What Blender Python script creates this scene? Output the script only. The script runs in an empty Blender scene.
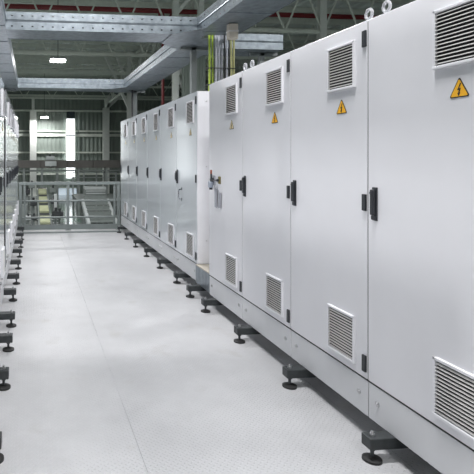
import bpy, bmesh, math, random
from mathutils import Vector, Matrix
random.seed(7)
PI = math.pi
SC = bpy.context.scene
COL = SC.collection

# ------------------------------------------------------------------ camera
EYE = 1.56                       # eye height above the platform plates
YAW = math.radians(6.0)
F = 495.0                        # focal length in pixels of a 474 px frame
cam_d = bpy.data.cameras.new('camera')
cam = bpy.data.objects.new('camera', cam_d)
COL.objects.link(cam)
cam.location = (0, 0, EYE)
cam.rotation_euler = (PI/2, 0, -YAW)
cam_d.sensor_width = 36
cam_d.lens = F/474*36
cam_d.shift_x = (237-84)/474
cam_d.shift_y = -80/474
cam_d.clip_start = 0.02
SC.camera = cam

# ------------------------------------------------------------------ world, exposure
w = bpy.data.worlds.new('world'); SC.world = w; w.use_nodes = True
bg = w.node_tree.nodes['Background']
bg.inputs[0].default_value = (0.86, 0.93, 1.0, 1)
bg.inputs[1].default_value = 0.6
SC.view_settings.view_transform = 'Standard'
SC.view_settings.look = 'None'
SC.view_settings.gamma = 1
SC.view_settings.use_curve_mapping = False
SC.view_settings.exposure = -0.27
LAMP_W = 260.0

# ------------------------------------------------------------------ materials
def nt_new(name):
    m = bpy.data.materials.new(name); m.use_nodes = True
    return m, m.node_tree, m.node_tree.nodes['Principled BSDF']

def mat(name, col, rough=0.5, metal=0.0, noise=0.06, nscale=6.0, bump=0.0, bscale=60.0, spec=0.5, coat=0.0, emit=None, stretch=None):
    m, nt, b = nt_new(name)
    b.inputs['Roughness'].default_value = rough
    b.inputs['Metallic'].default_value = metal
    b.inputs['Specular IOR Level'].default_value = spec
    b.inputs['Coat Weight'].default_value = coat
    b.inputs['Coat Roughness'].default_value = 0.12
    tc = nt.nodes.new('ShaderNodeTexCoord')
    src = tc.outputs['Object']
    if stretch:
        mp = nt.nodes.new('ShaderNodeMapping'); mp.inputs['Scale'].default_value = stretch
        nt.links.new(src, mp.inputs[0]); src = mp.outputs[0]
    n = nt.nodes.new('ShaderNodeTexNoise'); n.inputs['Scale'].default_value = nscale; n.inputs['Detail'].default_value = 4
    nt.links.new(src, n.inputs['Vector'])
    r = nt.nodes.new('ShaderNodeValToRGB')
    lo = [max(0, c*(1-noise)) for c in col]; hi = [min(1, c*(1+noise)) for c in col]
    r.color_ramp.elements[0].position = 0.3; r.color_ramp.elements[1].position = 0.7
    r.color_ramp.elements[0].color = (*lo, 1); r.color_ramp.elements[1].color = (*hi, 1)
    nt.links.new(n.outputs[0], r.inputs[0]); nt.links.new(r.outputs[0], b.inputs['Base Color'])
    if bump:
        n2 = nt.nodes.new('ShaderNodeTexNoise'); n2.inputs['Scale'].default_value = bscale
        nt.links.new(src, n2.inputs['Vector'])
        bp = nt.nodes.new('ShaderNodeBump'); bp.inputs['Strength'].default_value = bump; bp.inputs['Distance'].default_value = 0.01
        nt.links.new(n2.outputs[0], bp.inputs['Height']); nt.links.new(bp.outputs[0], b.inputs['Normal'])
    if emit:
        b.inputs['Emission Color'].default_value = (*emit[0], 1); b.inputs['Emission Strength'].default_value = emit[1]
    return m

M = {}
M['paint'] = mat('cabinet_paint', (0.735, 0.735, 0.765), 0.30, noise=0.02, nscale=2.5, bump=0.02, bscale=25, spec=0.5)
M['gloss'] = mat('cabinet_gloss_paint', (0.64, 0.675, 0.71), 0.15, noise=0.02, nscale=2.5, bump=0.04, bscale=1.2, spec=0.8, coat=1.0)
M['plinth'] = mat('plinth_paint', (0.66, 0.665, 0.685), 0.38, noise=0.03, nscale=4)
M['frame'] = mat('vent_plastic', (0.74, 0.74, 0.77), 0.45, noise=0.02)
M['eyepaint'] = mat('eye_bolt_paint', (0.40, 0.41, 0.43), 0.45, noise=0.05)
M['slat'] = mat('slat_plastic', (0.56, 0.55, 0.54), 0.5, noise=0.03)
M['void'] = mat('vent_backing', (0.025, 0.024, 0.025), 0.9)  # near-black backing drawn in for the vent recess
M['black'] = mat('black_plastic', (0.022, 0.025, 0.03), 0.42, noise=0.2)
M['foot'] = mat('dark_foot_steel', (0.035, 0.04, 0.042), 0.45, noise=0.25, nscale=20)
M['rubber'] = mat('foot_rubber', (0.02, 0.02, 0.02), 0.6)
M['bolt'] = mat('zinc_bolt', (0.55, 0.55, 0.56), 0.3, 0.9)
M['chrome'] = mat('chrome', (0.42, 0.43, 0.45), 0.15, 1.0)
M['seam'] = mat('door_gasket', (0.03, 0.03, 0.032), 0.8)
M['yellow'] = mat('sign_yellow', (0.92, 0.47, 0.015), 0.45, noise=0.04)
M['pale_sign'] = mat('sign_pale', (0.80, 0.66, 0.36), 0.35, noise=0.03)
M['signblack'] = mat('sign_black', (0.02, 0.018, 0.015), 0.5)
M['galv'] = mat('galvanised_steel', (0.25, 0.285, 0.315), 0.38, 0.7, noise=0.22, nscale=14, bump=0.05, bscale=30)
M['galv_dark'] = mat('galvanised_dull', (0.06, 0.078, 0.088), 0.5, 0.25, noise=0.5, nscale=12, bump=0.05, bscale=20)
M['steel'] = mat('pale_green_steel_paint', (0.72, 0.76, 0.69), 0.5, noise=0.05)
M['steelwhite'] = mat('white_steel_paint', (0.74, 0.77, 0.73), 0.45, noise=0.04)
M['roof'] = mat('roof_sheet', (0.78, 0.84, 0.80), 0.55, noise=0.05, nscale=0.6)
M['wall'] = mat('wall_sheet_green_grey', (0.235, 0.275, 0.245), 0.5, noise=0.06, nscale=0.7)
M['red'] = mat('red_pipe_paint', (0.20, 0.018, 0.022), 0.4, noise=0.1)
M['railing'] = mat('railing_grey_paint', (0.22, 0.25, 0.245), 0.4, noise=0.06)
M['post'] = mat('tray_post_grey', (0.20, 0.22, 0.22), 0.5, 0.3, noise=0.1)
M['hallfloor'] = mat('hall_floor_epoxy', (0.20, 0.225, 0.225), 0.16, noise=0.06, nscale=0.5)
M['greenfloor'] = mat('green_floor_epoxy', (0.10, 0.22, 0.15), 0.2, noise=0.06, nscale=0.6)
M['machine_dark'] = mat('machine_dark', (0.05, 0.055, 0.058), 0.5, noise=0.2)
M['machine_grey'] = mat('machine_grey', (0.25, 0.28, 0.27), 0.45, noise=0.08)
M['machine_brown'] = mat('machine_brown_grey', (0.13, 0.124, 0.115), 0.5, noise=0.12, nscale=2)
M['machine_white'] = mat('machine_white', (0.62, 0.66, 0.66), 0.4, noise=0.05)
M['module'] = mat('pale_yellow_green_module', (0.50, 0.53, 0.34), 0.5, noise=0.08)
M['beige'] = mat('beige_board', (0.50, 0.46, 0.39), 0.6, noise=0.1)
M['lime'] = mat('lime_cable', (0.42, 0.56, 0.07), 0.45)
M['paleyellow'] = mat('pale_yellow_cable', (0.55, 0.54, 0.24), 0.45)
M['cablegrey'] = mat('grey_cable', (0.33, 0.34, 0.38), 0.45)
M['cablelight'] = mat('light_grey_cable', (0.55, 0.56, 0.62), 0.45)
M['cabledark'] = mat('dark_cable', (0.03, 0.03, 0.035), 0.45)
M['redplastic'] = mat('red_plastic', (0.26, 0.07, 0.04), 0.4)
M['padlock'] = mat('padlock_grey_blue', (0.38, 0.42, 0.50), 0.35, 0.6)
M['tag'] = mat('grey_tag', (0.30, 0.31, 0.35), 0.5)
M['brass'] = mat('olive_brass', (0.22, 0.19, 0.08), 0.4, 0.6)
M['glow'] = mat('lamp_diffuser', (0.9, 0.9, 0.9), 0.5, emit=((1, 1, 0.97), 22.0))
M['window'] = mat('daylit_window_pane', (0.9, 0.93, 0.95), 0.3, emit=((0.93, 0.97, 1.0), 4.5))
M['window_low'] = mat('low_bluish_pane', (0.7, 0.78, 0.85), 0.3, emit=((0.75, 0.88, 1.0), 0.55))
M['housing'] = mat('lamp_housing', (0.35, 0.37, 0.37), 0.5)

def tread_material():
    m, nt, b = nt_new('tread_plate')
    N = nt.nodes; L = nt.links
    def mth(op, a, c=None, d=None):
        n = N.new('ShaderNodeMath'); n.operation = op
        for i, v in enumerate((a, c, d)):
            if v is None: continue
            if isinstance(v, (int, float)): n.inputs[i].default_value = v
            else: L.new(v, n.inputs[i])
        return n.outputs[0]
    geo = N.new('ShaderNodeNewGeometry'); sp = N.new('ShaderNodeSeparateXYZ'); L.new(geo.outputs['Position'], sp.inputs[0])
    s = 0.025
    p = mth('MULTIPLY', mth('ADD', sp.outputs[0], sp.outputs[1]), 0.7071/s)
    q = mth('MULTIPLY', mth('SUBTRACT', sp.outputs[0], sp.outputs[1]), 0.7071/s)
    fp = mth('FLOOR', p); fq = mth('FLOOR', q)
    par = mth('FLOORED_MODULO', mth('ADD', fp, fq), 2.0)
    lp = mth('SUBTRACT', mth('SUBTRACT', p, fp), 0.5); lq = mth('SUBTRACT', mth('SUBTRACT', q, fq), 0.5)
    def ell(u, v):
        a = mth('DIVIDE', u, 0.46); c = mth('DIVIDE', v, 0.15)
        return mth('ADD', mth('MULTIPLY', a, a), mth('MULTIPLY', c, c))
    e1 = ell(lp, lq); e2 = ell(lq, lp)
    e = mth('ADD', mth('MULTIPLY', e1, par), mth('MULTIPLY', e2, mth('SUBTRACT', 1.0, par)))
    h = mth('MAXIMUM', mth('SUBTRACT', 1.0, e), 0.0)
    bp = N.new('ShaderNodeBump'); bp.inputs['Strength'].default_value = 0.62; bp.inputs['Distance'].default_value = 0.006
    L.new(h, bp.inputs['Height']); L.new(bp.outputs[0], b.inputs['Normal'])
    # paint wear and scuffs
    n1 = N.new('ShaderNodeTexNoise'); n1.inputs['Scale'].default_value = 1.1; n1.inputs['Detail'].default_value = 8; n1.inputs['Roughness'].default_value = 0.65
    L.new(geo.outputs['Position'], n1.inputs['Vector'])
    r1 = N.new('ShaderNodeValToRGB'); r1.color_ramp.elements[0].position = 0.35; r1.color_ramp.elements[1].position = 0.62
    r1.color_ramp.elements[0].color = (0.46, 0.462, 0.475, 1); r1.color_ramp.elements[1].color = (0.565, 0.567, 0.58, 1)
    L.new(n1.outputs[0], r1.inputs[0])
    n2 = N.new('ShaderNodeTexNoise'); n2.inputs['Scale'].default_value = 3.3; n2.inputs['Detail'].default_value = 6
    L.new(geo.outputs['Position'], n2.inputs['Vector'])
    r2 = N.new('ShaderNodeValToRGB'); r2.color_ramp.elements[0].position = 0.60; r2.color_ramp.elements[1].position = 0.80
    r2.color_ramp.elements[0].color = (0, 0, 0, 1); r2.color_ramp.elements[1].color = (0.55, 0.55, 0.55, 1)
    L.new(n2.outputs[0], r2.inputs[0])
    mx = N.new('ShaderNodeMixRGB'); mx.inputs[2].default_value = (0.36, 0.34, 0.31, 1)
    L.new(r2.outputs[0], mx.inputs[0]); L.new(r1.outputs[0], mx.inputs[1]); L.new(mx.outputs[0], b.inputs['Base Color'])
    r3 = N.new('ShaderNodeMapRange'); r3.inputs[3].default_value = 0.28; r3.inputs[4].default_value = 0.48
    L.new(n1.outputs[0], r3.inputs[0]); L.new(r3.outputs[0], b.inputs['Roughness'])
    return m
M['tread'] = tread_material()

# ------------------------------------------------------------------ mesh helpers
class MB:
    def __init__(s): s.bm = bmesh.new()
    def box(s, x0, x1, y0, y1, z0, z1, bev=0.0, mtx=None):
        r = bmesh.ops.create_cube(s.bm, size=1)
        vs = r['verts']
        for v in vs:
            v.co = Vector(((x0+x1)/2 + v.co.x*(x1-x0), (y0+y1)/2 + v.co.y*(y1-y0), (z0+z1)/2 + v.co.z*(z1-z0)))
        if bev:
            es = list({e for v in vs for e in v.link_edges})
            rb = bmesh.ops.bevel(s.bm, geom=es, offset=bev, segments=2, affect='EDGES', profile=0.5)
            vs = list({v for f in rb['faces'] for v in f.verts} | {v for v in vs if v.is_valid})
        if mtx is not None:
            for v in vs: v.co = mtx @ v.co
        return s
    def cyl(s, a, b, r, n=12, r2=None):
        a = Vector(a); b = Vector(b); d = b-a
        q = d.to_track_quat('Z', 'Y').to_matrix().to_4x4()
        bmesh.ops.create_cone(s.bm, cap_ends=True, segments=n, radius1=r, radius2=r if r2 is None else r2, depth=d.length,
                              matrix=Matrix.Translation((a+b)/2) @ q)
        return s
    def bar(s, a, b, wd, hd, up=(0, 0, 1)):
        a = Vector(a); b = Vector(b); d = (b-a); L = d.length; z = d.normalized()
        u = Vector(up)
        if abs(u.dot(z)) > 0.99: u = Vector((1, 0, 0))
        x = u.cross(z).normalized(); y = z.cross(x)
        mt = Matrix((x, y, z)).transposed().to_4x4(); mt.translation = (a+b)/2
        return s.box(-wd/2, wd/2, -hd/2, hd/2, -L/2, L/2, 0, mt)
    def tube(s, pts, r, n=8, closed=False):
        P = [Vector(p) for p in pts]; rings = []
        up = Vector((0.13, 0.31, 0.94)).normalized()
        for i, p in enumerate(P):
            if closed: t = P[(i+1) % len(P)]-P[i-1]
            else: t = P[min(i+1, len(P)-1)]-P[max(i-1, 0)]
            t.normalize()
            x = up.cross(t)
            if x.length < 1e-3: x = Vector((1, 0, 0)).cross(t)
            x.normalize(); y = t.cross(x)
            rings.append([s.bm.verts.new(p + r*(math.cos(2*PI*k/n)*x + math.sin(2*PI*k/n)*y)) for k in range(n)])
        m = len(rings)
        for i in range(m if closed else m-1):
            A = rings[i]; B = rings[(i+1) % m]
            for k in range(n):
                s.bm.faces.new((A[k], A[(k+1) % n], B[(k+1) % n], B[k]))
        if not closed:
            s.bm.faces.new(list(reversed(rings[0]))); s.bm.faces.new(rings[-1])
        return s
    def poly(s, pts, d):                      # outline pts (3D) extruded by vector d
        d = Vector(d); a = [s.bm.verts.new(Vector(p)) for p in pts]; b = [s.bm.verts.new(Vector(p)+d) for p in pts]
        n = len(a)
        s.bm.faces.new(a); s.bm.faces.new(list(reversed(b)))
        for i in range(n): s.bm.faces.new((a[i], b[i], b[(i+1) % n], a[(i+1) % n]))
        return s
    def mesh(s, name, m, smooth=False):
        bmesh.ops.recalc_face_normals(s.bm, faces=s.bm.faces)
        me = bpy.data.meshes.new(name); s.bm.to_mesh(me); s.bm.free()
        me.materials.append(M[m] if isinstance(m, str) else m)
        if smooth:
            for p in me.polygons: p.use_smooth = True
            try: me.set_sharp_from_angle(angle=math.radians(40))
            except Exception: pass
        return me
    def build(s, name, m, parent=None, loc=None, smooth=False):
        return link(name, s.mesh(name, m, smooth), parent, loc)

def link(name, me, parent=None, loc=None):
    o = bpy.data.objects.new(name, me); COL.objects.link(o)
    if parent is not None: o.parent = parent
    if loc is not None: o.location = loc
    return o
def tag(o, label=None, cat=None, group=None, kind=None):
    if label: o['label'] = label
    if cat: o['category'] = cat
    if group: o['group'] = group
    if kind: o['kind'] = kind
    return o
def empty(name, loc=(0, 0, 0), rz=0, **k):
    o = bpy.data.objects.new(name, None); COL.objects.link(o)
    o.location = loc; o.rotation_euler = (0, 0, rz); o.empty_display_size = 0.05
    return tag(o, **k)

# pixel of the photograph -> place, once one coordinate is known
VX, VY = 32.0, 157.0
T = math.tan(YAW); FX = F/math.cos(YAW)**2; FY = F/math.cos(YAW)
def on_x(px, py, X):
    D = FX*X/(px-VX); return Vector((X, D-T*X, EYE+(VY-py)*D/FY))
def at_y(px, py, Y):
    k = (px-VX)/FX; X = k*Y/(1-k*T); D = Y+T*X
    return Vector((X, Y, EYE+(VY-py)*D/FY))

# ================================================================== SETTING
# platform floor of tread plates
fl = MB().box(-0.95, 2.75, -3.0, 10.62, -0.16, -0.0085).build('floor', 'tread'); tag(fl, 'raised platform floor of pale painted tread plates', kind='structure')
xs = [-0.95, -0.68, 0.57, 1.90, 2.75]
plates = {}
for i in range(4):
    wd = xs[i+1]-xs[i]
    y = -3.0
    while y < 10.6:
        y1 = min(y+2.27, 10.62)
        key = (i, round(y1-y, 3))
        if key not in plates:
            plates[key] = MB().box(0.0008, wd-0.0008, 0.0004, y1-y-0.0004, -0.008, 0, 0.0006).mesh('floor_plate', 'tread')
        link('floor_plate', plates[key], fl, (xs[i], y, 0)); y = y1
# platform edge beam
tag(MB().box(-0.95, 2.75, 10.62, 10.72, -0.30, -0.001).box(-0.95, 2.75, 10.62, 10.64, -0.34, -0.3).build('trim_1', 'railing'), 'grey steel beam along the platform edge', kind='structure')

HZ = -1.5                        # hall floor level
tag(MB().box(-12, 32, -8, 41.0, HZ-0.2, HZ).build('floor_hall', 'hallfloor'), 'grey glossy floor of the hall below', kind='structure')
tag(MB().box(1.0, 2.35, 23.4, 31.5, HZ, HZ+0.004).build('trim_2', 'greenfloor'), 'green painted lane on the hall floor', kind='structure')

def corrugated(name, x0, x1, pitch, depth, pt, m):
    # trapezoid ribs; pt(u, v, d) -> point, v in 0..1
    mb = MB(); us = []
    u = x0
    while u < x1:
        us += [(u, 0), (u+pitch*0.40, 0), (u+pitch*0.52, depth), (u+pitch*0.88, depth)]; u += pitch
    us.append((u, 0))
    A = [mb.bm.verts.new(pt(a, 0, d)) for a, d in us]; B = [mb.bm.verts.new(pt(a, 1, d)) for a, d in us]
    for i in range(len(us)-1): mb.bm.faces.new((A[i], A[i+1], B[i+1], B[i]))
    o = mb.build(name, m)
    sm = o.modifiers.new('thick', 'SOLIDIFY'); sm.thickness = 0.01
    return o
YB = 40.2
WT = 8.3
wb = tag(corrugated('wall_back', -12, 32, 0.34, 0.04, lambda u, v, d: (u, YB-d, HZ+v*(WT-HZ)), 'wall'), 'green-grey ribbed sheet wall at the hall end', kind='structure')
ce = tag(corrugated('ceiling', -12, 32, 0.5, 0.05, lambda u, v, d: (u, -8+v*(YB+8), WT-d), 'roof'), 'pale green ribbed roof sheeting', kind='structure')
y = 12.6
while y < YB:
    MB().bar((-12, y, 8.12), (32, y, 8.12), 0.07, 0.22).build('purlin', 'steel', ce); y += 1.667
wl = tag(corrugated('wall_left', -8, YB, 0.34, 0.04, lambda u, v, d: (-12+d, u, HZ+v*(WT-HZ)), 'wall'), 'green-grey ribbed sheet wall along the hall', kind='structure')
wr = tag(corrugated('wall_right', -8, YB, 0.34, 0.04, lambda u, v, d: (32-d, u, HZ+v*(WT-HZ)), 'wall'), 'green-grey ribbed sheet wall along the hall side', kind='structure')
tag(corrugated('wall_front', -12, 32, 0.34, 0.04, lambda u, v, d: (u, -8+d, HZ+v*(WT-HZ)), 'wall'), 'green-grey ribbed sheet wall closing the hall behind the cabinet aisle', kind='structure')
# horizontal wall rails of the back wall
for zz, hh in ((at_y(60, 96, YB).z, 0.16), (at_y(60, 111, YB).z, 0.14), (at_y(60, 131.2, YB).z, 0.12), (at_y(60, 135.2, YB).z, 0.22), (at_y(60, 152.5, YB).z, 0.12), (at_y(60, 174, YB).z, 0.12)):
    MB().box(-12, 32, YB-0.20, YB-0.03, zz-hh/2, zz+hh/2).build('wall_rail', 'steel', wb)
# daylit strip window
def window(name, px0, px1, py0, py1, Y, bars=()):
    a = at_y(px0, py1, Y); b = at_y(px1, py0, Y)
    o = MB().box(a.x, b.x, Y, Y+0.05, a.z, b.z).build(name, 'window'); tag(o, 'tall narrow daylit window in the end wall', kind='structure')
    f = MB(); t = 0.07
    f.box(a.x-t, a.x, Y-0.06, Y+0.05, a.z-t, b.z+t).box(b.x, b.x+t, Y-0.06, Y+0.05, a.z-t, b.z+t)
    f.box(a.x, b.x, Y-0.06, Y+0.05, b.z, b.z+t).box(a.x, b.x, Y-0.06, Y+0.05, a.z-t, a.z)
    f.build('window_frame', 'steel', o)
    for p in bars:
        z = at_y(px0, p, Y).z
        MB().box(a.x, b.x, Y-0.05, Y+0.02, z-0.06, z+0.06).build('glazing_bar', 'machine_grey', o)
    return o
window('window_1', 66.4, 74.6, 119, 178, YB-0.30, (135.3,))
MB().box(at_y(66.4, 115, YB).x, at_y(74.6, 115, YB).x, YB-0.3, YB-0.25, at_y(70, 118.4, YB).z, at_y(70, 112, YB).z).build('window_head_panel', 'galv_dark', wb)
w2 = window('window_2', 57.5, 67.5, 188.5, 197, YB-0.30); w2.data.materials[0] = M['window_low']; w2['label'] = 'low bluish window at the foot of the end wall'
w3 = window('window_3', 69.5, 79, 188.5, 197, YB-0.30); w3.data.materials[0] = M['window_low']; w3['label'] = 'second low bluish window at the foot of the end wall'
for nm, X, lb in (('window_4_offscreen', -2.95, 'tall narrow daylit window one bay along the end wall'), ('window_5_offscreen', -8.75, 'tall narrow daylit window two bays along the end wall')):
    a = at_y(66.4, 178, YB-0.30); b = at_y(74.6, 119, YB-0.30); hw = (b.x-a.x)/2; Y = YB-0.30; t = 0.07
    o = MB().box(X-hw, X+hw, Y, Y+0.05, a.z, b.z).build(nm, 'window'); tag(o, lb, kind='structure')
    MB().box(X-hw-t, X-hw, Y-0.06, Y+0.05, a.z-t, b.z+t).box(X+hw, X+hw+t, Y-0.06, Y+0.05, a.z-t, b.z+t).box(X-hw, X+hw, Y-0.06, Y+0.05, b.z, b.z+t).box(X-hw, X+hw, Y-0.06, Y+0.05, a.z-t, a.z).build('window_frame', 'steel', o)
    z = at_y(66.4, 135.3, Y).z
    MB().box(X-hw, X+hw, Y-0.05, Y+0.02, z-0.06, z+0.06).build('glazing_bar', 'machine_grey', o)
# partition sheet wall behind the far cabinets
pw = tag(corrugated('wall_partition', 5.36, 6.2, 0.22, 0.03, lambda u, v, d: (u, 17.35-d, HZ+v*(5.6-HZ)), 'wall'), 'green-grey ribbed partition by the steel column', kind='structure')

# ------------------------------------------------------------------ steelwork
def truss(Y, label, zb=6.26, zt=7.98, x0=-11.6, x1=31.6, half=1.45, ph=0.0):
    o = empty('roof_truss', (0, Y, 0), label=label, cat='truss', group='roof trusses across the hall')
    MB().bar((x0, 0, zb), (x1, 0, zb), 0.11, 0.13).build('bottom_chord', 'steel', o)
    MB().bar((x0, 0, zt), (x1, 0, zt), 0.11, 0.13).build('top_chord', 'steel', o)
    dn = MB().bar((0, 0, zb), (half, 0, zt), 0.055, 0.055).mesh('web', 'steel')
    up = MB().bar((0, 0, zt), (half, 0, zb), 0.055, 0.055).mesh('web', 'steel')
    x = -11.6 + ph; k = 0
    while x+half < x1+0.1:
        link('web', dn if k % 2 == 0 else up, o, (x, 0, 0)); x += half; k += 1
for i, (Y, w_) in enumerate(((17.6, 'crossing in front of the red pipe'), (22.5, 'behind the red pipe over the hanging lamp'), (27.5, 'third from the end wall'), (32.6, 'second from the end wall'), (39.6, 'set right against the end wall'))):
    truss(Y, 'pale green roof truss ' + w_, ph=0.3*(i % 2), half=0.75 if i < 2 else 1.1)

def column(X, Y, ztop, wd, label, stub=None):
    o = empty('steel_column', (X, Y, HZ), label=label, cat='column', group='steel hall columns')
    h = ztop-HZ; t = 0.022
    MB().box(-wd/2, wd/2, -wd/2, -wd/2+t, 0, h).box(-wd/2, wd/2, wd/2-t, wd/2, 0, h).box(-t/2, t/2, -wd/2+t, wd/2-t, 0, h).build('shaft', 'steelwhite', o)
    MB().box(-wd*0.75, wd*0.75, -wd*0.75, wd*0.75, 0, 0.03).build('base_plate', 'steelwhite', o)
    if stub: MB().box(-wd*0.22, wd*0.22, -wd*0.22, wd*0.22, h, stub-HZ).build('head_stub', 'steelwhite', o)
    return o
cA = at_y(33.2, 110, 39.75); cB = at_y(106, 108, 39.7)
column(cA.x, 39.7, cA.z, 0.52, 'pale steel column against the end wall beside the lamp', 6.2)
c2 = column(cB.x, 39.7, cB.z, 0.50, 'pale steel column with knee braces against the end wall', 6.2)
for dx, dz in ((1.35, 1.15), (0.25, 0.95), (0.75, 1.1)):
    MB().bar((0.05, -0.1, cB.z-HZ-0.05), (dx, -0.1, cB.z-HZ+dz), 0.2, 0.2).build('knee_brace', 'steelwhite', c2)
c3 = column(5.2, 17.6, 8.0, 0.20, 'pale lattice steel column beside the red standpipe')
MB().box(0.85, 1.05, -0.1, 0.1, 0, 9.5).build('shaft', 'steelwhite', c3)
for k in range(8):
    z0 = 0.4+k*1.12
    MB().bar((0.0 if k % 2 else 0.95, 0, z0), (0.95 if k % 2 else 0, 0, z0+1.12), 0.14, 0.14).build('lacing', 'steelwhite', c3)
column(10.85, 17.6, 8.0, 0.26, 'pale steel column rising behind the near right cabinets')
c5 = column(5.9, 29.8, 8.0, 0.24, 'pale steel column with wide braces in mid hall')
for sx in (-1, 1):
    MB().bar((0, 0, 6.0), (sx*1.5, 0, 9.3), 0.16, 0.16).build('knee_brace', 'steelwhite', c5)
    MB().bar((0, 0, 7.2), (sx*0.8, 0, 9.3), 0.12, 0.12).build('knee_brace', 'steelwhite', c5)
# longitudinal lattice girder over the mid columns
g = empty('lattice_girder', (6.2, 0, 0), label='pale green lattice girder running along the hall', cat='girder')
MB().bar((0, 18.2, 6.0), (0, 39.4, 6.0), 0.12, 0.14).build('bottom_chord', 'steel', g)
MB().bar((0, 18.2, 7.7), (0, 39.4, 7.7), 0.12, 0.14).build('top_chord', 'steel', g)
for k in range(14):
    y0 = 18.4+k*1.5
    MB().bar((0, y0, 6.0 if k % 2 else 7.7), (0, y0+1.5, 7.7 if k % 2 else 6.0), 0.09, 0.09).build('web', 'steel', g)

# red sprinkler main with standpipe
rp = empty('sprinkler_pipe', (0, 18.5, 7.14), label='dark red sprinkler pipe under the roof with drop pipes', cat='pipe')
MB().cyl((-11.5, 0, 0), (31, 0, 0), 0.095, 14).build('main_pipe', 'red', rp, smooth=True)
def drop(X, z1, r=0.05):
    MB().cyl((X, 0, 0), (X, 0, z1), r, 10).build('drop_pipe', 'red', rp, smooth=True)
drop(4.98, HZ-7.14, 0.055)
drop(at_y(159.5, 20, 18.5).x, -0.6, 0.05)
a = at_y(173, 12, 18.5).x
MB().cyl((a, 0, 0), (a-0.25, 0, -0.45), 0.05, 10).build('drop_pipe', 'red', rp, smooth=True)

# ------------------------------------------------------------------ lamps
off_n = [0]
def lamp(X, Y, Z, label, L=0.66, hang=True, power=LAMP_W, off=False):
    if off: off_n[0] += 1
    sfx = '_%d_offscreen' % off_n[0] if off else ''
    o = empty('high_bay_lamp'+sfx, (X, Y, Z), label=label, cat='lamp', group='linear high bay lamps')
    MB().box(-L/2, L/2, -0.14, 0.14, 0.0, 0.09, 0.03).build('housing', 'housing', o)
    MB().box(-L/2+0.02, L/2-0.02, -0.13, 0.13, -0.10, 0.004, 0.04).build('diffuser'+sfx, 'glow', o)
    if hang:
        MB().cyl((0, 0, 0.09), (0, 0, 8.27-Z), 0.012, 6).build('hanger_rod', 'black', o)
    l = bpy.data.lights.new('lamp_light', 'AREA'); l.shape = 'RECTANGLE'; l.size = L; l.size_y = 0.28
    l.energy = power; l.color = (1.0, 0.988, 1.0)
    lo = bpy.data.objects.new('lamp_light'+sfx, l); COL.objects.link(lo); lo.parent = o; lo.location = (0, 0, -0.115)
    return o
p = at_y(58, 59.5, 20.0); lamp(p.x, 20.0, p.z, 'bright linear lamp hanging on a rod between the cross trays')
p = at_y(44.5, 117, 38.6); lamp(p.x, 38.6, p.z, 'bright linear lamp in front of the end wall beside a column', 0.62)
OR = ['first', 'second', 'third', 'fourth', 'fifth', 'sixth']
for X, w_ in ((1.0, 'over the aisle'), (6.5, 'behind the padlocked row')):
    for k, Y in enumerate((8.0, 2.0, -4.0)):
        lamp(X, Y, 5.6, 'long high bay lamp %s, %s from the railing' % (w_, OR[k]), 1.2, off=True)
for X in (-5.5,):
    for k, Y in enumerate((26.0, 20.0, 14.0, 8.0, 2.0)):
        lamp(X, Y, 5.6, 'long high bay lamp beside the sheet wall, %s from the hall end' % OR[k], 1.2, off=True)
for k, Y in enumerate((8.0, 2.0)):
    lamp(13.0, Y, 5.6, 'long high bay lamp far behind the padlocked row, %s from hall end' % OR[k], 1.2, off=True)

# ================================================================== CABINETS
W = 0.8188; DEP = 0.6
ZP0, ZP1, ZT = 0.127, 0.322, 2.32
ME = {}
ME['body'] = MB().box(0.024, DEP, 0.003, W-0.003, ZP1+0.004, ZT, 0.004).mesh('body', 'paint')
ME['door'] = MB().box(0.0, 0.021, 0.004, W-0.004, ZP1+0.010, ZT-0.004, 0.004).mesh('door', 'paint')
ME['door_gloss'] = MB().box(0.0, 0.021, 0.004, W-0.004, ZP1+0.010, ZT-0.004, 0.004).mesh('door', 'gloss')
ME['gasket'] = MB().box(0.005, 0.026, 0.001, W-0.001, ZP1-0.002, ZT-0.010).mesh('gasket', 'seam')
ME['plinth'] = MB().box(0.004, DEP-0.01, 0.003, W-0.003, ZP0, ZP1, 0.003).mesh('plinth', 'plinth')
ME['pbolt'] = MB().cyl((0.006, 0, 0), (-0.002, 0, 0), 0.014, 14).cyl((0, 0, 0), (-0.007, 0, 0), 0.0075, 6).mesh('bolt', 'bolt')
ME['hinge'] = MB().box(-0.008, 0.004, -0.015, 0.015, -0.046, 0.046, 0.003).mesh('hinge', 'black')
def handle_mesh():
    mb = MB()
    mb.box(-0.005, 0.004, -0.019, 0.019, -0.09, 0.09, 0.003)
    mb.box(-0.024, -0.004, -0.013, 0.013, -0.060, 0.078, 0.006)
    mb.box(-0.014, -0.004, -0.015, 0.015, -0.086, -0.062, 0.003)
    mb.cyl((-0.026, 0, 0.06), (-0.006, 0, 0.06), 0.010, 12)
    return mb.mesh('handle', 'black')
ME['handle'] = handle_mesh()
VW, VH = 0.262, 0.270
def vent_frame():
    mb = MB(); t = 0.015; d = -0.015
    mb.box(d, 0.004, -VW/2, -VW/2+t, -VH/2, VH/2, 0.003).box(d, 0.004, VW/2-t, VW/2, -VH/2, VH/2, 0.003)
    mb.box(d, 0.004, -VW/2, VW/2, VH/2-t, VH/2, 0.003).box(d-0.002, 0.004, -VW/2, VW/2, -VH/2, -VH/2+t, 0.003)
    return mb.mesh('vent_frame', 'frame')
ME['vframe'] = vent_frame()
ME['vback'] = MB().box(-0.003, 0.002, -VW/2+0.012, VW/2-0.012, -VH/2+0.012, VH/2-0.012).mesh('vent_back_sheet', 'void')
NS = 14
def slat_geo(mb, z):
    y0, y1 = -VW/2+0.013, VW/2-0.013
    mb.poly([(-0.0125, y0, z-0.0036), (-0.0135, y0, z-0.0022), (-0.0075, y0, z+0.0036), (-0.0065, y0, z+0.0022)], (0, y1-y0, 0))
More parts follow.
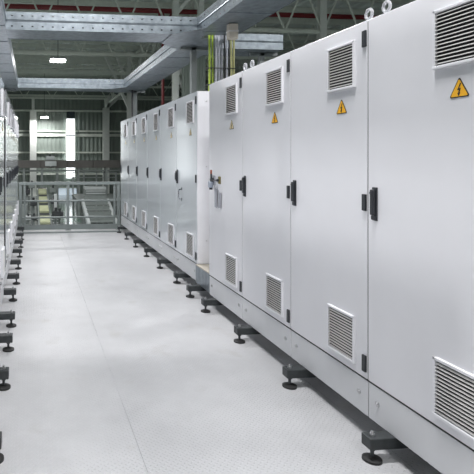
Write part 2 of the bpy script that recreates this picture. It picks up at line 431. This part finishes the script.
mb = MB(); slat_geo(mb, 0); ME['slat'] = mb.mesh('slat', 'slat')
mb = MB()
SZ = [(-VH/2+0.017) + (VH-0.034)*(i+0.5)/NS for i in range(NS)]
for z in SZ: slat_geo(mb, z)
ME['slats'] = mb.mesh('slats', 'slat')
def tri(s, r):                                         # rounded triangle in the y,z plane
    pts = []; h = s*math.sqrt(3)/2
    C = [(0, h*2/3), (-s/2, -h/3), (s/2, -h/3)]
    for i, (a, b) in enumerate(C):
        ang = [PI/2, PI*7/6, PI*11/6][i]
        cx, cy = a-2*r*math.cos(ang), b-2*r*math.sin(ang)
        for k in range(5):
            q = ang - PI/3 + k*PI/6
            pts.append((cx+r*math.cos(q), cy+r*math.sin(q)))
    return pts
def sign_meshes(fill):
    a = MB().poly([(0, y, z) for y, z in tri(0.104, 0.006)], (-0.0015, 0, 0)).mesh('warning_sign', 'signblack')
    b = MB().poly([(-0.0012, y, z) for y, z in tri(0.088, 0.004)], (-0.0012, 0, 0)).mesh('sign_face', fill)
    bolt = [(0.006, 0.032), (-0.009, 0.002), (0.000, 0.002), (-0.004, -0.012), (-0.009, -0.010), (-0.001, -0.024), (0.007, -0.008), (0.002, -0.010), (0.009, 0.010), (0.000, 0.009), (0.011, 0.030)]
    c = MB().poly([(-0.0022, -y, z) for y, z in bolt], (-0.0012, 0, 0)).mesh('sign_bolt', 'signblack')
    return a, b, c
ME['sign'] = sign_meshes('yellow'); ME['sign_pale'] = sign_meshes('pale_sign')
ME['foot_arm'] = MB().box(-0.135, 0.25, -0.036, 0.036, 0.070, 0.1285, 0.005).mesh('foot_arm', 'foot')
ME['foot_rod'] = MB().cyl((-0.10, 0, 0.012), (-0.10, 0, 0.075), 0.0095, 10).cyl((-0.10, 0, 0.055), (-0.10, 0, 0.069), 0.016, 6).mesh('threaded_rod', 'foot')
ME['foot_disc'] = MB().cyl((-0.10, 0, 0.0), (-0.10, 0, 0.012), 0.047, 24).cyl((-0.10, 0, 0.012), (-0.10, 0, 0.024), 0.045, 24, 0.018).mesh('foot_pad', 'rubber', True)
ME['foot_nut'] = MB().cyl((-0.10, 0, 0.126), (-0.10, 0, 0.138), 0.014, 6).cyl((-0.10, 0, 0.138), (-0.10, 0, 0.152), 0.007, 8).mesh('foot_nut', 'bolt')
def eye_mesh():
    mb = MB(); mb.tube([(0, 0.026*math.cos(a), 0.050+0.026*math.sin(a)) for a in [2*PI*k/20 for k in range(20)]], 0.0085, 8, True)
    mb.cyl((0, 0, 0), (0, 0, 0.022), 0.012, 12).cyl((0, 0, 0), (0, 0, 0.008), 0.021, 14)
    return mb.mesh('eye_bolt', 'eyepaint', True)
ME['eye'] = eye_mesh()

def cabinet(X, Y, rz, label, group, fine=False, foot_y=0.646, handle=True, sign='sign', eyes=(), chrome=False, gloss=False):
    """front face on the local plane x = 0, hinge edge at local y = 0"""
    c = empty('control_cabinet', (X, Y, 0), rz, label=label, cat='cabinet', group=group)
    link('body', ME['body'], c)
    d = link('door', ME['door_gloss' if gloss else 'door'], c)
    link('gasket', ME['gasket'], c)
    for z in (0.415, 1.308, 2.216): link('hinge', ME['hinge'], d, (-0.004, 0.020, z))
    if handle: link('handle', ME['handle'], d, (-0.002, W-0.062, 1.307))
    if sign:
        s = link('warning_sign', ME[sign][0], c, (-0.0005, 0.228, 1.848)); s['label'] = 'triangular warning sign with a lightning bolt'
        link('sign_face', ME[sign][1], s); link('lightning_bolt', ME[sign][2], s)
    if chrome:
        mb = MB().tube([(0, 0, -0.065), (-0.03, 0, -0.06), (-0.042, 0, -0.04), (-0.042, 0, 0.04), (-0.03, 0, 0.06), (0, 0, 0.065)], 0.008, 8)
        mb.box(-0.006, 0.002, -0.016, 0.016, -0.085, -0.05, 0.002).box(-0.006, 0.002, -0.016, 0.016, 0.05, 0.085, 0.002)
        h = mb.build('pull_handle', 'chrome', d, (0, 0.57, 1.09), True); h['label'] = 'chrome pull handle'
    for z in (2.093, 0.513):
        v = link('vent', ME['vframe'], c, (0, 0.228, z))
        link('vent_back_sheet', ME['vback'], v)
        if fine:
            for k in SZ: link('slat', ME['slat'], v, (0, 0, k))
        else: link('slat_set', ME['slats'], v)
    p = link('plinth', ME['plinth'], c)
    for yy in (0.075, W-0.075): link('bolt', ME['pbolt'], p, (0, yy, 0.235))
    f = link('foot', ME['foot_arm'], c, (0, foot_y, 0))
    link('threaded_rod', ME['foot_rod'], f); link('foot_pad', ME['foot_disc'], f); link('foot_nut', ME['foot_nut'], f)
    for (ex, ey) in eyes: link('eye_bolt', ME['eye'], c, (ex, ey, ZT-0.001))
    return c
XN, YN = 1.84, 5.007
ordn = ['first', 'second', 'third', 'fourth', 'fifth', 'sixth']
G1 = 'grey control cabinets nearer end of the handle side row'
near = [('light grey cabinet with padlocked switch, beside the cable drop gap', [(0.06, 0.07)]),
        ('light grey cabinet right beside the padlocked cabinet', [(0.06, W-0.07)]),
        ('light grey cabinet two along from the padlocked cabinet', [(0.06, 0.07)]),
        ('light grey cabinet three along from the padlocked cabinet', [(0.06, W-0.07)]),
        ('light grey cabinet four along from the padlocked cabinet', [])]
for i, (lb, ey) in enumerate(near):
    cabinet(XN, YN-(i+1)*W, 0, lb, G1, True, 0.646, i > 0, 'sign_pale' if i == 0 else 'sign', ey)
XF, YF = 1.885, 5.525
for i in range(6):
    lb = 'glossy grey cabinet with chrome pull handle beside the cable drop gap' if i == 0 else \
         ('glossy grey cabinet at the end of its row by the platform railing' if i == 5 else 'glossy grey cabinet, %s along from the one with chrome handle' % ordn[i-1])
    cabinet(XF, YF+i*W, 0, lb, 'glossy grey cabinets between the cable gap and the railing', False, 0.45, True, 'sign_pale', [], i == 0, True)
XL = -0.29
for i in range(4):
    cabinet(XL, 5.23-i*W, PI, 'grey cabinet of the row facing the padlocked cabinet, %s from its gap' % ordn[i], 'grey cabinets across the aisle before the gap', False, (0.62, 0.37, 0.21, 0.19)[i], True, 'sign', [], False, True)
for i in range(6):
    cabinet(XL, 5.66+(i+1)*W-0.04, PI, 'grey cabinet across the aisle from the chrome handle row, %s from the gap' % ordn[i], 'grey cabinets across the aisle beyond the gap', False, 0.30, True, 'sign_pale', [], False, True)

# bridge plinth in the gap of the row, with its own foot
bgp = empty('plinth_bridge', (1.87, 5.007, 0), label='low galvanised plinth panel bridging the cable gap', cat='panel')
MB().box(0.0, 0.5, 0.002, 0.514, 0.12, 0.318, 0.003).build('panel', 'galv', bgp)
MB().box(0.0, 0.5, 0.002, 0.514, 0.318, 0.330).build('cover_board', 'beige', bgp)
f = link('foot', ME['foot_arm'], bgp, (-0.015, 0.36, 0)); link('threaded_rod', ME['foot_rod'], f); link('foot_pad', ME['foot_disc'], f); link('foot_nut', ME['foot_nut'], f)
bgl = empty('plinth_bridge', (XL-0.03, 5.62, 0), PI, label='low galvanised plinth panel in the gap of the opposite row', cat='panel')
MB().box(0.0, 0.5, 0.002, 0.385, 0.12, 0.318, 0.003).build('panel', 'galv', bgl)
MB().box(0.0, 0.5, 0.002, 0.385, 0.318, 0.330).build('cover_board', 'beige', bgl)
f = link('foot', ME['foot_arm'], bgl, (-0.015, 0.19, 0)); link('threaded_rod', ME['foot_rod'], f); link('foot_pad', ME['foot_disc'], f); link('foot_nut', ME['foot_nut'], f)
# end frame strip of the far row (bare side panel with screws)
sp = empty('side_panel', (1.93, 5.47, 0), label='white end side panel of the glossy row facing the gap', cat='panel')
MB().box(-0.044, 0.54, 0.032, 0.0555, 0.335, 2.315, 0.003).build('panel', 'frame', sp)
for z in (0.6, 1.45, 2.2):
    MB().cyl((0.06, 0.034, z), (0.06, 0.024, z), 0.008, 8).build('screw', 'bolt', sp)

# ------------------------------------------------------------------ padlocked switch of the first cabinet
p = on_x(214.6, 181, XN)
sw = empty('rotary_switch', (XN, p.y, 1.325), label='lockable main switch with red and black lever on cabinet', cat='switch')
MB().box(-0.012, 0.001, -0.035, 0.035, -0.05, 0.05, 0.004).build('switch_plate', 'cablegrey', sw)
MB().cyl((-0.010, 0, 0), (-0.030, 0, 0), 0.024, 16).build('switch_knob', 'black', sw, smooth=True)
MB().box(-0.044, -0.028, -0.014, 0.014, -0.02, 0.070, 0.006).build('lever', 'black', sw)
MB().box(-0.045, -0.028, -0.013, 0.013, 0.062, 0.105, 0.006).build('lever_tip', 'redplastic', sw)
pl = empty('padlock', (XN-0.038, p.y+0.005, 1.285), label='grey-blue padlock hanging on the main switch', cat='padlock')
MB().box(-0.02, 0.016, -0.028, 0.028, -0.035, 0.028, 0.008).build('lock_body', 'padlock', pl)
MB().tube([(0, -0.018, 0.025), (0, -0.018, 0.048), (0, -0.01, 0.058), (0, 0.01, 0.058), (0, 0.018, 0.048), (0, 0.018, 0.025)], 0.005, 8).build('shackle', 'chrome', pl, smooth=True)
MB().cyl((0, 0, -0.033), (0, 0, -0.055), 0.016, 10).build('key_cover', 'black', pl)
p2 = on_x(220.0, 181, XN)
hp = empty('hasp_latch', (XN, p2.y, 1.33), label='olive brass hasp latch beside the padlocked switch', cat='latch')
MB().box(-0.014, 0.001, -0.022, 0.022, -0.035, 0.038, 0.004).build('latch_plate', 'brass', hp)
MB().box(-0.035, -0.012, -0.010, 0.010, -0.012, 0.014, 0.004).build('latch_knob', 'black', hp)
MB().cyl((-0.026, 0, 0.0), (-0.040, p.y-p2.y-0.012, -0.006), 0.006, 8).build('latch_bar', 'cabledark', hp)
for k, (yy, z, ln, lb) in enumerate(((p.y-0.065, 1.245, 0.19, 'grey lockout tag hanging under the padlock'), (p2.y-0.02, 1.21, 0.15, 'grey lockout tag hanging under the hasp latch'))):
    t = empty('lockout_tag', (XN-0.012, yy, z), label=lb, cat='tag')
    MB().box(-0.002, 0.002, -0.030, 0.030, -ln, 0, 0.0015).build('tag_card', 'tag', t)
    MB().tube([(0, 0, -0.005), (-0.012, 0.01, 0.03), (-0.018, 0.02, 0.085)], 0.003, 6).build('tag_cord', 'cablegrey', t)

# ================================================================== CABLE TRAYS
ZB, TH = 3.0, 0.20
def tray(name, A, B, width, label, m='galv', holes=True, sides=(0, 1), side_m=None, th=TH, gaps=((), ()), slot=None):
    """tray from A to B (xy), base at ZB; sides 0 = left of the run, 1 = right"""
    A = Vector((A[0], A[1], 0)); B = Vector((B[0], B[1], 0)); d = (B-A); L = d.length; d.normalize(); n = Vector((-d.y, d.x, 0))
    o = empty(name, (A.x, A.y, ZB), math.atan2(d.y, d.x), label=label, cat='cable tray', group='galvanised cable trays')
    b = MB()
    if slot:
        u0, u1, v0, v1 = slot
        b.box(0, u0, -width/2, width/2, 0, 0.003).box(u1, L, -width/2, width/2, 0, 0.003).box(u0, u1, -width/2, v0, 0, 0.003).box(u0, u1, v1, width/2, 0, 0.003)
    else: b.box(0, L, -width/2, width/2, 0, 0.003)
    k = 0.5
    b.build('tray_base', m, o)
    while k < L:
        if slot and slot[0]-0.02 < k < slot[1]+0.02: k += 0.75; continue
        MB().box(k-0.012, k+0.012, -width/2, width/2, -0.006, 0.0).build('base_rib', 'galv', o); k += 0.75
    for s in sides:
        yy = width/2 if s == 0 else -width/2
        out = 1 if s == 0 else -1
        zs = [0, 0.030, 0.046, 0.088, 0.1, 0.112, 0.150, 0.166, th]
        off = [0, 0, 0, 0, 0.008, 0, 0, 0, 0]
        cuts = [0] + [v for g_ in sorted(gaps[s]) for v in g_] + [L]
        for c0, c1 in zip(cuts[::2], cuts[1::2]):
            mb = MB(); us = [c0]; hole = []; st = 0.115
            u = st*0.5
            while u < c0+0.01: u += st
            while u+0.03 < c1:
                us += [u, u+0.022]; hole.append(len(us)-2); u += st
            us.append(c1)
            V = [[mb.bm.verts.new((u, yy+out*off[j], z)) for j, z in enumerate(zs)] for u in us]
            for i in range(len(us)-1):
                for j in range(len(zs)-1):
                    if holes and i in hole and j in (1, 6): continue
                    mb.bm.faces.new((V[i][j], V[i+1][j], V[i+1][j+1], V[i][j+1]))
            so = mb.build('tray_side', side_m or m, o)
            sm = so.modifiers.new('sheet', 'SOLIDIFY'); sm.thickness = 0.003; sm.offset = 0
            MB().box(c0, c1, min(yy, yy-out*0.02), max(yy, yy-out*0.02), th-0.003, th).box(c0, c1, min(yy, yy+out*0.006), max(yy, yy+out*0.006), -0.004, 0.004).build('tray_lip', side_m or m, o)
    return o
tray('cable_tray', (2.165, -2.5), (2.165, 10.9), 0.47, 'galvanised cable tray running over the padlocked row', 'galv', gaps=(((8.135, 8.585), (12.825, 13.275)), ((8.825, 9.275),)), slot=(8.16, 8.34, -0.228, 0.13))
tray('cable_tray', (-0.53, -2.5), (-0.53, 10.9), 0.47, 'galvanised cable tray running over the opposite cabinet row', 'galv', False, gaps=((), ((8.135, 8.585), (12.825, 13.275))))
tray('cable_tray', (-0.293, 5.86), (1.928, 5.86), 0.45, 'perforated cable tray crossing the aisle above the gap', 'galv')
tray('cable_tray', (-0.293, 10.55), (1.928, 10.55), 0.45, 'cable tray crossing the aisle above the railing', 'galv')
tray('cable_tray', (2.40, 6.55), (3.35, 6.55), 0.45, 'short branch cable tray leading off behind the padlocked row', 'galv', False)
for k, (yy, zz, r) in enumerate(((5.690, 0.05, 0.042), (5.685, 0.135, 0.042), (5.79, 0.05, 0.045), (5.90, 0.05, 0.045))):  # unseen dark cables added inside the tray so its side holes look dark
    tag(MB().tube([(-0.45, yy, ZB+zz), (0.5, yy+0.004, ZB+zz), (1.2, yy-0.003, ZB+zz), (2.05, yy, ZB+zz)], r, 10).build('power_cable', 'cabledark', smooth=True), ['unseen dark cable added behind the tray side holes, lower', 'unseen dark cable added behind the tray side holes, upper', 'unseen dark cable added in the middle of the cross tray', 'unseen dark cable added at the rear of the cross tray'][k], 'cable', 'unseen cables added in the cross tray')
# gusset fittings where the cross tray meets the long trays
def gusset(pts, label, m='galv', th=0.19):
    mb = MB(); mb.poly([(x, y, ZB-0.0105) for x, y in pts], (0, 0, 0.004))
    o = mb.build('tray_gusset', m); tag(o, label, 'tray fitting', 'tray corner fittings')
    return o
gusset([(1.62, 5.635), (1.93, 5.30), (1.93, 6.42), (1.62, 6.085)], 'flat gusset plate where the near cross tray joins')
gusset([(1.62, 10.325), (1.93, 10.0), (1.93, 10.9), (1.62, 10.775)], 'flat gusset plate where the far cross tray joins', 'galv')
# support posts
def post(X, Y, z0, z1, label, s=0.07):
    o = empty('tray_post', (X, Y, z0), label=label, cat='post', group='cable tray support posts')
    MB().box(-s/2, s/2, -s/2, s/2, 0, z1-z0, 0.004).build('post_shaft', 'post', o)
    MB().box(-s, s, -s, s, 0, 0.012).build('base_plate', 'post', o)
    MB().box(-0.17, 0.22, -s/2, s/2, z1-z0-0.04, z1-z0).build('bracket_arm', 'post', o)
    return o
p = on_x(193.3, 60, 2.1)
post(2.10, p.y, 2.32, ZB-0.004, 'grey tray support post standing on glossy cabinet near gap')
post(2.22, 10.575, 0.0, ZB-0.004, 'grey tray support post with black cable by the railing', 0.09)
post(-0.55, 10.58, 0.0, ZB-0.004, 'grey tray support post behind the opposite cabinet row', 0.06)
post(-0.55, 3.0, 2.32, ZB-0.004, 'grey tray support post standing on the opposite cabinets', 0.07)
post(2.2, 1.5, 2.32, ZB-0.004, 'grey tray support post standing on the padlocked row', 0.07)
post(3.15, 6.55, 0.0-0.0, ZB-0.004, 'grey tray support post under the short branch tray', 0.07)
tag(MB().tube([(2.14, 10.463, 0.0), (2.14, 10.463, 1.5), (2.14, 10.463, 2.997)], 0.018, 8).build('power_cable', 'cabledark', smooth=True), 'black cable running up the tray post by the railing', 'cable')

# cables dropping into the gap
def drop_cable(px, dep, m, r, label, grp):
    k = (px-VX)/FX; X = k*dep/(1-k*T)
    pts = [(X, dep+0.004, ZB+0.05), (X, dep+0.002, ZB-0.03), (X+0.004*math.sin(px*3), dep, ZB-0.25), (X-0.004*math.sin(px), dep, 2.315)]
    P = []
    for i in range(len(pts)-1):
        a = Vector(pts[i]); b = Vector(pts[i+1])
        for q in range(3): P.append(a.lerp(b, q/3))
    P.append(Vector(pts[-1]))
    o = MB().tube(P, r, 8).build('cable', m, smooth=True)
    return tag(o, label, 'cable', grp)
specs = [(209.5, 5.72, 'lime', 0.013, 'lime green cable outermost in the drop bundle'), (212.6, 5.75, 'lime', 0.011, 'lime green cable inside the drop bundle'),
         (216.0, 5.72, 'cablelight', 0.014, 'pale lavender cable beside the lime ones'), (219.2, 5.74, 'cablelight', 0.015, 'pale lavender cable in the middle of the drop bundle'),
         (222.0, 5.72, 'cablegrey', 0.012, 'thick grey cable in the drop bundle'), (224.6, 5.79, 'cabledark', 0.010, 'black cable in the drop bundle'),
         (226.8, 5.72, 'cablelight', 0.010, 'thin pale cable next to the black one'), (229.2, 5.79, 'cabledark', 0.009, 'black cable next to the yellow ones'),
         (231.0, 5.72, 'paleyellow', 0.012, 'pale yellow cable under the beige clamp block'), (234.0, 5.74, 'paleyellow', 0.012, 'pale yellow cable at the bundle edge')]
for s in specs: drop_cable(*s, 'cables dropping from the tray')
for z, lb in ((2.62, 'upper black tie strap round the cable bundle'), (2.42, 'lower black tie strap round the cable bundle')):
    a = at_y(208, 0, 5.70).x; b = at_y(235.5, 0, 5.70).x
    tag(MB().box(a, b, 5.698, 5.706, z-0.005, z+0.005).box(a, b, 5.770, 5.777, z-0.005, z+0.005).box(a-0.003, a, 5.698, 5.777, z-0.005, z+0.005).box(b, b+0.003, 5.698, 5.777, z-0.005, z+0.005).build('cable_tie', 'cabledark'), lb, 'cable tie', 'cable ties')
a = at_y(227.5, 0, 5.16).x; b = at_y(236.5, 0, 5.16).x
cb = empty('clamp_block', ((a+b)/2, 5.16, ZB-0.17), label='beige clamp block under the tray over the cables', cat='clamp')
MB().box(-(b-a)/2, (b-a)/2, -0.05, 0.03, 0, 0.165, 0.006).build('block', 'beige', cb)
MB().box(-(b-a)/2-0.004, (b-a)/2+0.004, -0.055, 0.035, 0.075, 0.09).build('seam_strip', 'slat', cb)

# ================================================================== RAILING AT THE PLATFORM END
ry = 10.565
rl = empty('guard_railing', (0, ry, 0), label='grey steel guard railing closing the aisle end', cat='railing')
xa = at_y(20.5, 200, ry).x; xm = at_y(68, 200, ry).x; xb = at_y(118.5, 200, ry).x
for X in (xa, xm, xb):
    MB().box(X-0.03, X+0.03, -0.03, 0.03, 0, 1.0, 0.004).build('post', 'railing', rl)
    MB().box(X-0.06, X+0.06, -0.06, 0.05, 0, 0.012).build('base_plate', 'railing', rl)
for X in (xa+0.09, xb-0.09):
    MB().box(X-0.02, X+0.02, -0.02, 0.02, 0.1, 0.98).build('post', 'railing', rl)
MB().box(xa-0.04, xb+0.04, -0.035, 0.035, 0.965, 1.03, 0.006).build('top_rail', 'railing', rl)
for py in (200.8, 217.2):
    z = at_y(70, py, ry).z
    MB().cyl((xa, 0, z), (xb, 0, z), 0.021, 10).build('mid_rail', 'railing', rl, smooth=True)
MB().box(xa-0.04, xb+0.04, -0.042, -0.030, 0.02, 0.125).build('toe_board', 'railing', rl)
# low cable threshold on the floor before the railing
tag(MB().box(xa, xb, ry-0.40, ry-0.34, 0, 0.025, 0.006).build('floor_threshold', 'railing'), 'low grey strip across the floor before the railing', 'threshold')

# ================================================================== HALL BEYOND
# elevated conveyor
ev = empty('elevated_conveyor', (0, 28.5, 0), label='brown-grey elevated conveyor on legs across the hall', cat='conveyor')
zt = at_y(70, 160.3, 28.5).z; zb = at_y(70, 167.8, 28.5).z
xr = 8.0; x = -2.5; k = 0
while x < xr:
    x1 = min(x+1.5, xr)
    MB().box(x+0.01, x1-0.01, -0.35, -0.31, zb, zt, 0.01).build('side_panel', 'machine_brown', ev); x = x1
MB().box(-2.5, xr, -0.31, 0.5, zt-0.06, zt-0.02).build('belt', 'machine_dark', ev)
MB().box(-2.5, xr, 0.5, 0.54, zb, zt).build('back_panel', 'machine_brown', ev)
MB().cyl((-2.5, -0.2, zb-0.16), (xr, -0.2, zb-0.16), 0.05, 10).build('pipe', 'machine_grey', ev)
for px in (24, 42, 57.5, 78.5, 106.5):
    X = at_y(px, 170, 28.3).x
    MB().box(X-0.06, X+0.06, -0.28, -0.16, HZ, zb).build('leg', 'machine_grey', ev)
    MB().box(X-0.06, X+0.06, 0.3, 0.42, HZ, zb).build('leg', 'machine_grey', ev)
q = at_y(50.5, 163.5, 28.0)
un = empty('drive_unit', (q.x, 28.75, zt-0.021), label='pale drive unit sitting on the elevated conveyor', cat='motor')
MB().cyl((-0.22, 0, 0.13), (0.26, 0, 0.13), 0.14, 14).build('motor_body', 'machine_white', un, smooth=True)
MB().box(-0.3, 0.3, -0.18, 0.18, 0, 0.04).build('mounting', 'machine_grey', un)
MB().box(-0.06, 0.06, -0.06, 0.06, 0.2, 0.36).build('terminal_box', 'machine_dark', un)
gu = empty('gearbox', (q.x, 28.05, zb+0.02), label='pale gearbox on the conveyor side panel', cat='gearbox')
MB().box(-0.3, 0.35, 0.0, 0.102, 0.08, 0.36, 0.03).cyl((0, 0.02, 0.2), (0, -0.1, 0.2), 0.13, 14).build('gear_case', 'machine_white', gu)

# inclined conveyor with pale modules
LY, LZ, LA = 19.6, -1.18, math.atan(0.95/6.0)
x0, x1 = 0.33, 0.735
line = empty('inclined_conveyor', (0, LY, LZ), label='inclined conveyor carrying pale modules on the hall floor', cat='conveyor')
line.rotation_euler = (LA, 0, 0)
for X in (x0-0.07, x1+0.01): MB().box(X, X+0.06, 0, 7.0, -0.14, -0.005).build('side_beam', 'machine_grey', line)
MB().box(x0-0.01, x1+0.01, 0, 7.0, -0.09, -0.003).build('belt', 'machine_dark', line)
for k in range(4):
    yy = 0.6+k*1.9
    hgt = (LZ + yy*math.sin(LA))-HZ
    for X in (x0-0.055, x1+0.025): MB().box(X, X+0.03, yy, yy+0.06, -hgt/math.cos(LA), -0.1).build('leg', 'machine_grey', line)
mm = MB().box(0, x1-x0, 0, 0.95, 0, 0.10, 0.015).mesh('line_module', 'module')
ms = MB().box(0.05, x1-x0-0.05, 0.08, 0.87, 0.10, 0.115).mesh('module_lid', 'module')
for k in range(4):
    sy = 0.25+k*1.72
    o = link('line_module', mm, None, (x0, LY+sy*math.cos(LA), LZ+sy*math.sin(LA))); o.rotation_euler = (LA, 0, 0)
    tag(o, 'pale yellow-green module on the inclined conveyor, %s from the railing' % ordn[k], 'module', 'modules on the inclined conveyor')
    link('module_lid', ms, o)
# machinery either side of the line
def motor_station(px, Y, z, m, label, s=1.0):
    X = at_y(px, 200, Y).x
    o = empty('machine_station', (X, Y, HZ), label=label, cat='machine', group='small machine stations along the line')
    MB().box(-0.05*s, 0.05*s, -0.05, 0.05, 0, z).build('stand', 'machine_grey', o)
    MB().box(-0.16*s, 0.16*s, -0.2, 0.2, z, z+0.24*s, 0.02).build('machine_head', m, o)
    MB().cyl((0, -0.15, z+0.24*s), (0, -0.15, z+0.40*s), 0.06*s, 10).build('cylinder', 'machine_dark', o)
    MB().box(-0.2*s, 0.2*s, -0.2, 0.2, 0, 0.03).build('base_plate', 'machine_grey', o)
st = [(28.3, 22.35, 0.25, 'machine_white', 'white-headed machine station left end of the line', 0.7), (34.0, 21.6, 0.35, 'machine_dark', 'dark machine station beside the front module', 0.7),
      (33.5, 24.2, 0.7, 'machine_dark', 'dark machine station beside the second module'), (27, 25.0, 1.2, 'machine_dark', 'tall dark machine station by the railing post'),
      (31.8, 26.6, 1.4, 'machine_grey', 'tall grey machine station under the elevated conveyor'), (55.6, 21.8, 0.45, 'machine_dark', 'dark machine station opposite the front module'),
      (54.3, 24.0, 0.8, 'machine_dark', 'dark machine station opposite the second module'), (53, 26.2, 1.2, 'machine_grey', 'tall grey machine station opposite the rear modules'),
      (59.5, 22.4, 0.35, 'machine_dark', 'low dark machine station nearest the green lane')]
for s in st: motor_station(*s)
a = at_y(55.5, 215, 23.0)
tag(MB().box(a.x-0.07, a.x+0.07, 22.95, 23.05, HZ, at_y(55.5, 194, 23.0).z, 0.01).box(a.x-0.12, a.x+0.12, 22.9, 23.1, HZ, HZ+0.03).build('guard_post', 'machine_white'), 'white upright guard post beside the assembly line', 'post')
b = MB().box(-1.3, -0.2, 23.0, 23.5, HZ, HZ+0.85, 0.02).box(-1.25, -0.25, 22.98, 23.0, HZ+0.1, HZ+0.75)
tag(b.build('floor_cabinet', 'machine_grey'), 'low grey cabinet on the hall floor left of the line', 'cabinet')

# stairs up to a low landing
sx0, sx1 = 2.42, 3.72
stp = empty('steel_staircase', (0, 0, 0), label='short steel staircase rising to the landing beyond railing', cat='staircase')
y0, y1, z0, z1 = 21.6, 24.3, HZ, -0.50
for X in (sx0, sx1-0.07):
    MB().poly([(X, y0, z0), (X, y0+0.30, z0), (X, y1, z1-0.22), (X, y1, z1), (X, y0, z0+0.18)], (0.14, 0, 0)).build('stringer', 'machine_white', stp)
for k in range(5):
    f_ = (k+0.7)/5
    yy = y0+(y1-y0)*f_; zz = z0+(z1-z0)*(k+1)/5
    MB().box(sx0+0.11, sx1-0.07, yy-0.26, yy+0.10, zz-0.045, zz).build('tread', 'machine_grey', stp)
for k in range(5):
    yy = y0+(y1-y0)*(k+0.7)/5; zz = z0+(z1-z0)*(k+1)/5
    MB().box(sx0+0.11, sx1-0.07, yy+0.10, yy+0.115, zz-0.045, zz+(z1-z0)/5-0.045).build('riser', 'machine_grey', stp)
ld = empty('landing', (0, 0, 0), label='grey landing at the head of the steel staircase', cat='landing')
MB().box(2.2, 5.2, 24.3, 27.6, -0.62, -0.50).build('deck', 'machine_grey', ld)
for X in (2.3, 5.1):
    for Y in (24.4, 27.4): MB().box(X-0.05, X+0.05, Y-0.05, Y+0.05, HZ, -0.62).build('leg', 'machine_grey', ld)
pn = empty('machine_hood', (0, 0, 0), label='white machine hood standing on the landing', cat='machine')
a = at_y(85, 197, 26.5); b = at_y(106, 186.8, 26.5)
MB().box(a.x, b.x, 26.4, 27.3, -0.20, b.z, 0.03).build('hood', 'machine_white', pn)
MB().box(a.x-0.02, b.x+0.02, 26.37, 27.32, -0.50, -0.20, 0.01).build('hood_base', 'machine_grey', pn)
for k in range(2): MB().box(a.x+0.05, b.x-0.05, 26.34, 26.37, -0.42+k*0.13, -0.37+k*0.13).build('guard_bar', 'machine_white', pn)
# white handrail behind the elevated conveyor
hr = empty('white_handrail', (0, 30.5, 0), label='white handrail behind the elevated conveyor', cat='railing')
hx0 = at_y(72, 175, 30.5).x; hx1 = at_y(117, 175, 30.5).x
for py in (172.5, 177.5): 
    z = at_y(90, py, 30.5).z; MB().box(hx0, hx1, -0.03, 0.03, z-0.03, z+0.03).build('rail', 'machine_white', hr)
for px in (73, 84, 96.5, 104, 116):
    X = at_y(px, 175, 30.5).x; MB().box(X-0.045, X+0.045, -0.03, 0.03, HZ, at_y(90, 172, 30.5).z).build('post', 'machine_white', hr)
